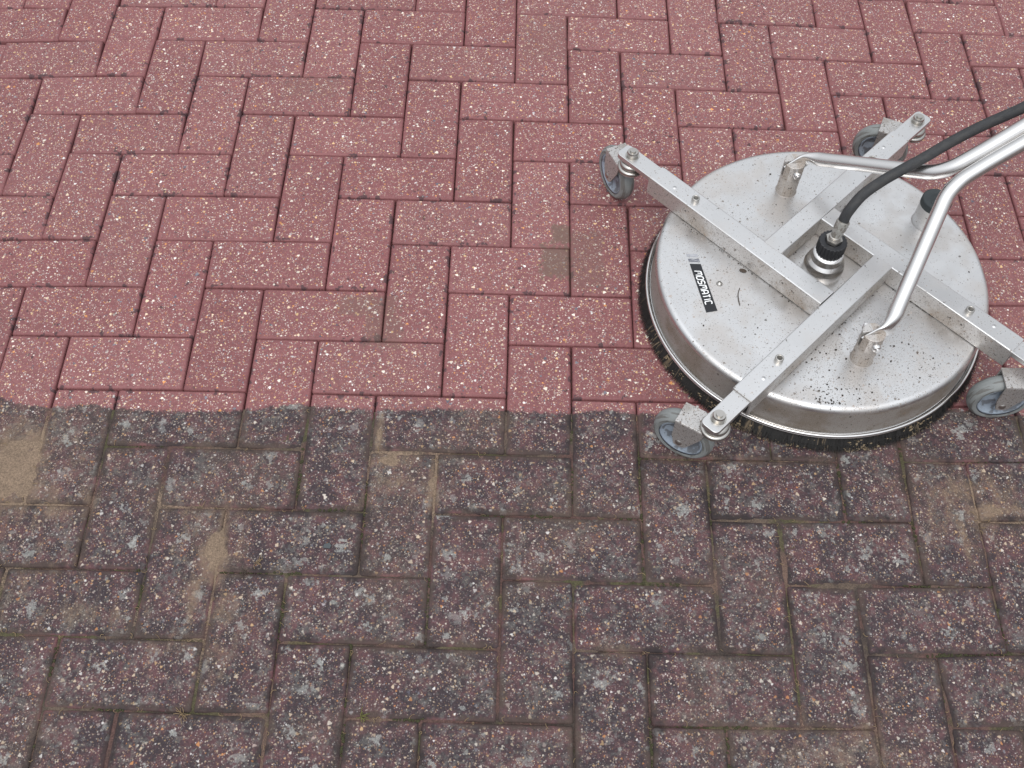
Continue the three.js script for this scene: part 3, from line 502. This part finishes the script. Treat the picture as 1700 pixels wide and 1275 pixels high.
// name plate: a leaning strip with white letters, and two worn grey bars above it
{
  const w = 768, h = 136, cv = document.createElement('canvas'); cv.width = w; cv.height = h; const c = cv.getContext('2d');
  c.fillStyle = '#15171c'; c.fillRect(0, 0, w, h); c.strokeStyle = '#eef0f0'; c.lineWidth = 13.5; c.lineCap = 'butt'; c.lineJoin = 'round';
  const G = { // strokes on a 0..1 box, y down; rounded square lettering
    M: [[[0.02, 1], [0.02, 0.2], [0.12, 0.02], [0.88, 0.02], [0.98, 0.2], [0.98, 1]], [[0.5, 0.02], [0.5, 0.62]]],
    O: [[[0.5, 0], [0.8, 0], [1, 0.15], [1, 0.85], [0.8, 1], [0.2, 1], [0, 0.85], [0, 0.15], [0.2, 0], [0.5, 0]]],
    S: [[[1, 0.12], [0.8, 0], [0.2, 0], [0, 0.14], [0, 0.36], [0.2, 0.5], [0.8, 0.5], [1, 0.64], [1, 0.86], [0.8, 1], [0, 1]]],
    A: [[[0, 1], [0, 0.18], [0.2, 0], [0.8, 0], [1, 0.18], [1, 1]], [[0, 0.6], [1, 0.6]]],
    T: [[[0, 0], [1, 0]], [[0.5, 0], [0.5, 1]]], I: [[[0.5, 0], [0.5, 1]]],
    C: [[[1, 0.14], [0.8, 0], [0.2, 0], [0, 0.15], [0, 0.85], [0.2, 1], [1, 1]]],
  };
  let x = 118; const y0 = 30, hh = 80, W = { M: 66, O: 48, S: 48, A: 48, T: 46, I: 14, C: 48 };
  for (const ch of 'MOSMATIC') { for (const st of G[ch]) { c.beginPath(); st.forEach(([a, b], k) => c[k ? 'lineTo' : 'moveTo'](x + a * W[ch], y0 + b * hh)); c.stroke(); } x += W[ch] + 21; }
  const r = rngOf(3); for (let k = 0; k < 160; k++) { c.fillStyle = r() < 0.5 ? 'rgba(120,100,80,0.4)' : 'rgba(30,28,26,0.5)'; c.beginPath(); c.arc(r() * w, r() * h, 0.8 + 2.2 * r(), 0, 7); c.fill(); }
  const tx = new THREE.CanvasTexture(cv); tx.colorSpace = THREE.SRGBColorSpace;
  const quad = (a, b, d, e, y, lift) => { // near-left, near-right ... corners as x,z; a-b is the top end, d-e the bottom end; a small slab
    const g = new THREE.BufferGeometry(), P = [a, b, d, e].map(([x, z]) => [x, y + lift, z]), Q = [a, b, d, e].map(([x, z]) => [x, y, z]);
    const v = [...P, ...Q].flat(); g.setAttribute('position', new THREE.Float32BufferAttribute(v, 3)); g.setAttribute('uv', new THREE.Float32BufferAttribute([0, 0, 0, 1, 1, 0, 1, 1, 0, 0, 0, 1, 1, 0, 1, 1], 2));
    g.setIndex([0, 2, 1, 1, 2, 3, 0, 4, 6, 0, 6, 2, 1, 3, 7, 1, 7, 5, 0, 1, 5, 0, 5, 4, 2, 6, 7, 2, 7, 3]); const q = g.toNonIndexed(); q.computeVertexNormals(); return q;
  };
  const lt = [-0.209, -0.0045], rt = [-0.1915, -0.0045], lb = [-0.190, 0.0905], rb = [-0.1725, 0.0865];
  const pl = mesh('name_plate', quad(lt, rt, lb, rb, TOP, 0.0006), new THREE.MeshStandardMaterial({ name: 'printed name plate', map: tx, roughness: 0.4 }), cleaner);
  pl.userData.label = 'black name plate with white letters';
  const d = [0.019, 0.095].map((v) => v / 0.095), off = (p, m) => [p[0] + d[0] * m, p[1] + d[1] * m];
  const faded = (n, rgb, m0, m1, lab) => { const s = mesh('worn_bar', quad(off(lt, m0), off(rt, m0), off(lt, m1), off(rt, m1), TOP, 0.0005), grained(n, rgb, 0.5, [0.45, 0.46, 0.47], 0.6, 0.45, 128), pl); s.userData.label = lab; };
  faded('worn grey print', [0.12, 0.125, 0.15], -0.0105, -0.0042, 'dark grey worn print bar'); faded('paler worn print', [0.30, 0.31, 0.34], -0.0200, -0.0145, 'pale worn print bar');
}

// ---------------------------------------------------------------- hose
{
  const pts = [[1.0022, 0.1955, 0.4945], [1.0035, 0.207, 0.4915], [1.0084, 0.22, 0.488], [1.0229, 0.235, 0.4756], [1.0504, 0.25, 0.4604], [1.0812, 0.265, 0.4479], [1.1094, 0.275, 0.4349], [1.1463, 0.29, 0.4173], [1.1886, 0.31, 0.4026], [1.2398, 0.34, 0.3938], [1.36, 0.43, 0.372], [1.52, 0.57, 0.345], [1.70, 0.74, 0.318], [1.88, 0.86, 0.30], [2.03, 0.80, 0.27], [2.14, 0.5, 0.22], [2.24, 0.16, 0.17], [2.40, 0.012, 0.10], [2.9, 0.0095, -0.1], [3.6, 0.0095, -0.25]].map((p) => V3(...p));
  const g = new THREE.TubeGeometry(new THREE.CatmullRomCurve3(pts, false, 'centripetal'), 420, 0.0082, 20), uv = g.attributes.uv; for (let k = 0; k < uv.count; k++) uv.setXY(k, uv.getX(k) * 30, uv.getY(k));
  const h = tag(mesh('pressure_hose', g, M.hose), 'black rubber pressure hose rising from the swivel coupling over the forked handle', 'hose');
  const a = V3(0.9958, 0.1725, 0.5035), b = V3(1.0024, 0.198, 0.4941), dir = b.clone().sub(a), q = new THREE.Quaternion().setFromUnitVectors(V3(0, 1, 0), dir.clone().normalize()), len = dir.length();
  const f = lathe([[0.0001, len], [0.0098, len], [0.0102, len - 0.002], [0.0098, len * 0.45], [0.009, len * 0.4], [0.0085, 0.002], [0.006, -0.004], [0.0001, -0.004]].reverse(), 28).applyQuaternion(q).translate(a.x, a.y, a.z);
  mesh('ferrule', f, M.pitted, h);
}

// ---------------------------------------------------------------- small things lying about
const topY = (x, z) => 0;                                    // brick faces lie at y = 0
{ // crumbs of soil on the cover
  const r = rngOf(61), list = [];
  for (let k = 0; k < 170; k++) {
    let x, z; if (r() < 0.6) { const a = rad(48 + 62 * r()), q = 0.09 + 0.145 * sqrt(r()); x = q * cos(a); z = q * sin(a); } else { const a = r() * 2 * PI, q = 0.235 * sqrt(r()); x = q * cos(a); z = q * sin(a); }
    // keep clear of the bars and stubs
    let hit = hypot(x, z) < 0.035; for (let m = 0; m < 4; m++) { const b = BA + m * R90, u = x * cos(b) + z * sin(b), v = x * sin(b) - z * cos(b); if (u > -0.056 && abs(v - OFF) < 0.0185) hit = true; }
    for (const s of [-1, 1]) if (hypot(x - s * ax.x * 0.172, z - s * ax.z * 0.172) < 0.018) hit = true; if (hit) continue;
    const s = 0.0005 + 0.0012 * r() ** 3; const c = new THREE.IcosahedronGeometry(s, 0); c.scale(1, 0.6, 0.8 + 0.8 * r()); list.push(T(c, C0.x + x, TOP + s * 0.35, C0.z + z, r() * 6));
  }
  for (let k = 0; k < 90; k++) { const a = rad(93 + 13 * (r() + r() - 1)), q = 0.251 - 0.03 * r() ** 2.2, s = 0.0005 + 0.0011 * r() ** 2; const c = new THREE.IcosahedronGeometry(s, 0); list.push(T(c, C0.x + q * cos(a), TOP + s * 0.3, C0.z + q * sin(a), r() * 6)); }
  // silt packed along the foot of the bars
  for (let m = 0; m < 4; m++) { const b = BA + m * R90; for (let k = 0; k < 60; k++) { const u = -0.03 + 0.26 * r(), v = OFF + (r() < 0.7 ? 1 : -1) * (BWD / 2 + 0.001 + 0.002 * r() * r()), s = 0.0005 + 0.0009 * r() ** 2, x = u * cos(b) + v * sin(b), z = u * sin(b) - v * cos(b); if (hypot(x, z) > 0.236) continue; const c = new THREE.IcosahedronGeometry(s, 0); c.scale(1 + r(), 0.7, 1); list.push(T(c, C0.x + x, TOP + s * 0.4, C0.z + z, r() * 6)); } }
  const g = tag(mesh('soil_crumbs', list, new THREE.MeshStandardMaterial({ name: 'dark soil', color: new THREE.Color(0.035, 0.028, 0.022), roughness: 0.95 })), 'dark crumbs of soil scattered over the steel cover', 'soil crumbs'); g.userData.kind = 'stuff';
}
const M2 = { straw: new THREE.MeshStandardMaterial({ name: 'dry straw', color: new THREE.Color(0.24, 0.17, 0.095), roughness: 0.9, side: THREE.DoubleSide }), moss: grained('moss', [0.034, 0.035, 0.013], 0.9, [0.035, 0.026, 0.016], 0.6, 0.95, 128), green: new THREE.MeshStandardMaterial({ name: 'fresh moss', color: new THREE.Color(0.12, 0.12, 0.035), roughness: 0.9 }), bark: new THREE.MeshStandardMaterial({ name: 'dark bark', color: new THREE.Color(0.06, 0.045, 0.035), roughness: 0.9 }) };
const strand = (pts, r, seg = 8) => new THREE.TubeGeometry(new THREE.CatmullRomCurve3(pts), seg, r, 4);
tag(mesh('twig', strand([V3(-0.134, 0, 0.0418), V3(-0.1373, 0.0005, 0.052), V3(-0.1380, 0.0005, 0.064), V3(-0.1368, 0, 0.0753)].map((p) => p.add(V3(C0.x, TOP + 0.0007, C0.z))), 0.0007, 14), M2.bark), 'thin curved dark twig lying on the steel cover beside the name plate', 'twig');
tag(mesh('bark_scrap', T(new THREE.IcosahedronGeometry(0.0048, 1).scale(1.25, 0.22, 0.75), C0.x - 0.1255, TOP + 0.0009, C0.z + 0.0068, -0.3), M2.bark), 'small dark scrap of bark on the steel cover close to the bar', 'bark scrap');
{
  const s = new THREE.Shape(); s.moveTo(-0.006, -0.001); s.lineTo(0.003, -0.0045); s.lineTo(0.006, -0.001); s.lineTo(0.0045, 0.0035); s.lineTo(-0.003, 0.004); s.lineTo(-0.006, -0.001);
  tag(mesh('dark_leaf_scrap', T(new THREE.ExtrudeGeometry(s, { depth: 0.0005, bevelEnabled: true, bevelSize: 0.0004, bevelThickness: 0.0004, bevelSegments: 1 }).rotateX(-R90), 0.250, topY() + 0.0012, 0.958, 0.3, 0.08), new THREE.MeshStandardMaterial({ name: 'dark leaf', color: new THREE.Color(0.045, 0.055, 0.06), roughness: 0.5 })), 'small dark grey leaf scrap lying on an uncleaned brick left of centre', 'leaf scrap');
}
{ // moss cushions and dry roots along the uncleaned joints
  const r = rngOf(88), moss = [], roots = [];
  const joint = () => { // a random spot on a joint: an edge of a random uncleaned brick
    const l = PLACES.filter((p) => p.own && p.z > 0.76), p = l[floor(r() * l.length)], lng = r() < 0.62, u = (r() - 0.5), s = r() < 0.5 ? -1 : 1;
    const lx = lng ? u * BL : s * 0.0995, lz = lng ? s * 0.0495 : u * BW, ca = cos(p.ang), sa = sin(p.ang);
    return [p.x + lx * ca + lz * sa, p.z - lx * sa + lz * ca, p.ang + (lng ? 0 : R90)];
  };
  for (let k = 0; k < 260; k++) {
    const [x, z, a] = joint(); if (z < edgeZ(x) + 0.008 || fbm(x * 7 + 3, z * 7 + 1) < 0.47 || sandAt(x, z) > 0.35) continue;
    const n = 5 + floor(r() * 12);
    for (let m = 0; m < n; m++) { const d = (r() - 0.5) * 0.04, w = (r() - 0.5) * 0.004, X = x + d * cos(a) + w * sin(a), Z = z - d * sin(a) + w * cos(a), s = 0.0009 + 0.0015 * r(); const g = new THREE.IcosahedronGeometry(s, 0); g.scale(1 + 0.6 * r(), 0.8, 1); moss.push(T(g, X, max(-0.0035, min(jointH(X, Z), -0.0015)) + 0.0004, Z, r() * 6, r())); }
  }
  for (let k = 0; k < 330; k++) {
    const [x, z] = joint(); if (z < edgeZ(x) + 0.004) continue;
    let t = r() * 6.28, X = x, Z = z, y = 0.0002; const pts = [], n = 4, st = 0.0012 + 0.0022 * r(), c = (r() - 0.5) * 2.4;
    for (let m = 0; m < n; m++) { pts.push(V3(X, y + 0.0012 * sin(m / (n - 1) * PI) * (0.5 + r()), Z)); X += st * cos(t); Z += st * sin(t); t += c * (0.6 + r()); }
    roots.push(strand(pts, 0.00022 + 0.00022 * r(), 6));
  }
  const a = tag(mesh('joint_moss', moss, M2.moss), 'dark green moss growing in the joints of the uncleaned bricks', 'moss'); a.userData.kind = 'stuff';
  const b = tag(mesh('dry_roots', roots, M2.straw), 'fine dry straw coloured roots lying along the uncleaned joints', 'dry roots'); b.userData.kind = 'stuff';
  const tuft = (x, z, n, len, rad0, mat, name, label, cat, lift) => {
    const g = []; for (let k = 0; k < n; k++) { const t = r() * 6.28, l = len * (0.5 + 0.7 * r()), c = (r() - 0.5) * 2, o = [r() * 0.004 - 0.002, r() * 0.004 - 0.002]; g.push(strand([0, 0.35, 0.7, 1].map((f) => V3(x + o[0] + l * f * cos(t + c * f), 0.0003 + lift * sin(f * 2.4) * (0.4 + r()), z + o[1] + l * f * sin(t + c * f)).setY(0.0006 + lift * sin(f * 2.6) * (0.4 + 0.6 * r()))), rad0, 7)); }
    return tag(mesh(name, g, mat), label, cat);
  };
  tuft(0.088, 1.201, 13, 0.010, 0.0004, M2.straw, 'dry_grass_tuft', 'pale dry grass tuft at a brick joint near the lower left', 'grass tuft', 0.004);
  tuft(0.322, 1.198, 12, 0.009, 0.0005, M2.green, 'green_moss_sprig', 'yellow green moss sprig on a joint at the lower middle', 'moss sprig', 0.004);
  tuft(0.154, 0.985, 10, 0.009, 0.0004, M2.straw, 'dry_grass_curl', 'small curl of dry grass on the joint right of the sand patch', 'grass curl', 0.003);
  tuft(0.138, 1.0, 12, 0.008, 0.00035, M2.bark, 'root_knot', 'brown knot of roots in the upright joint beside the sand patch', 'root knot', 0.003);
}
renderer.render(scene, camera);
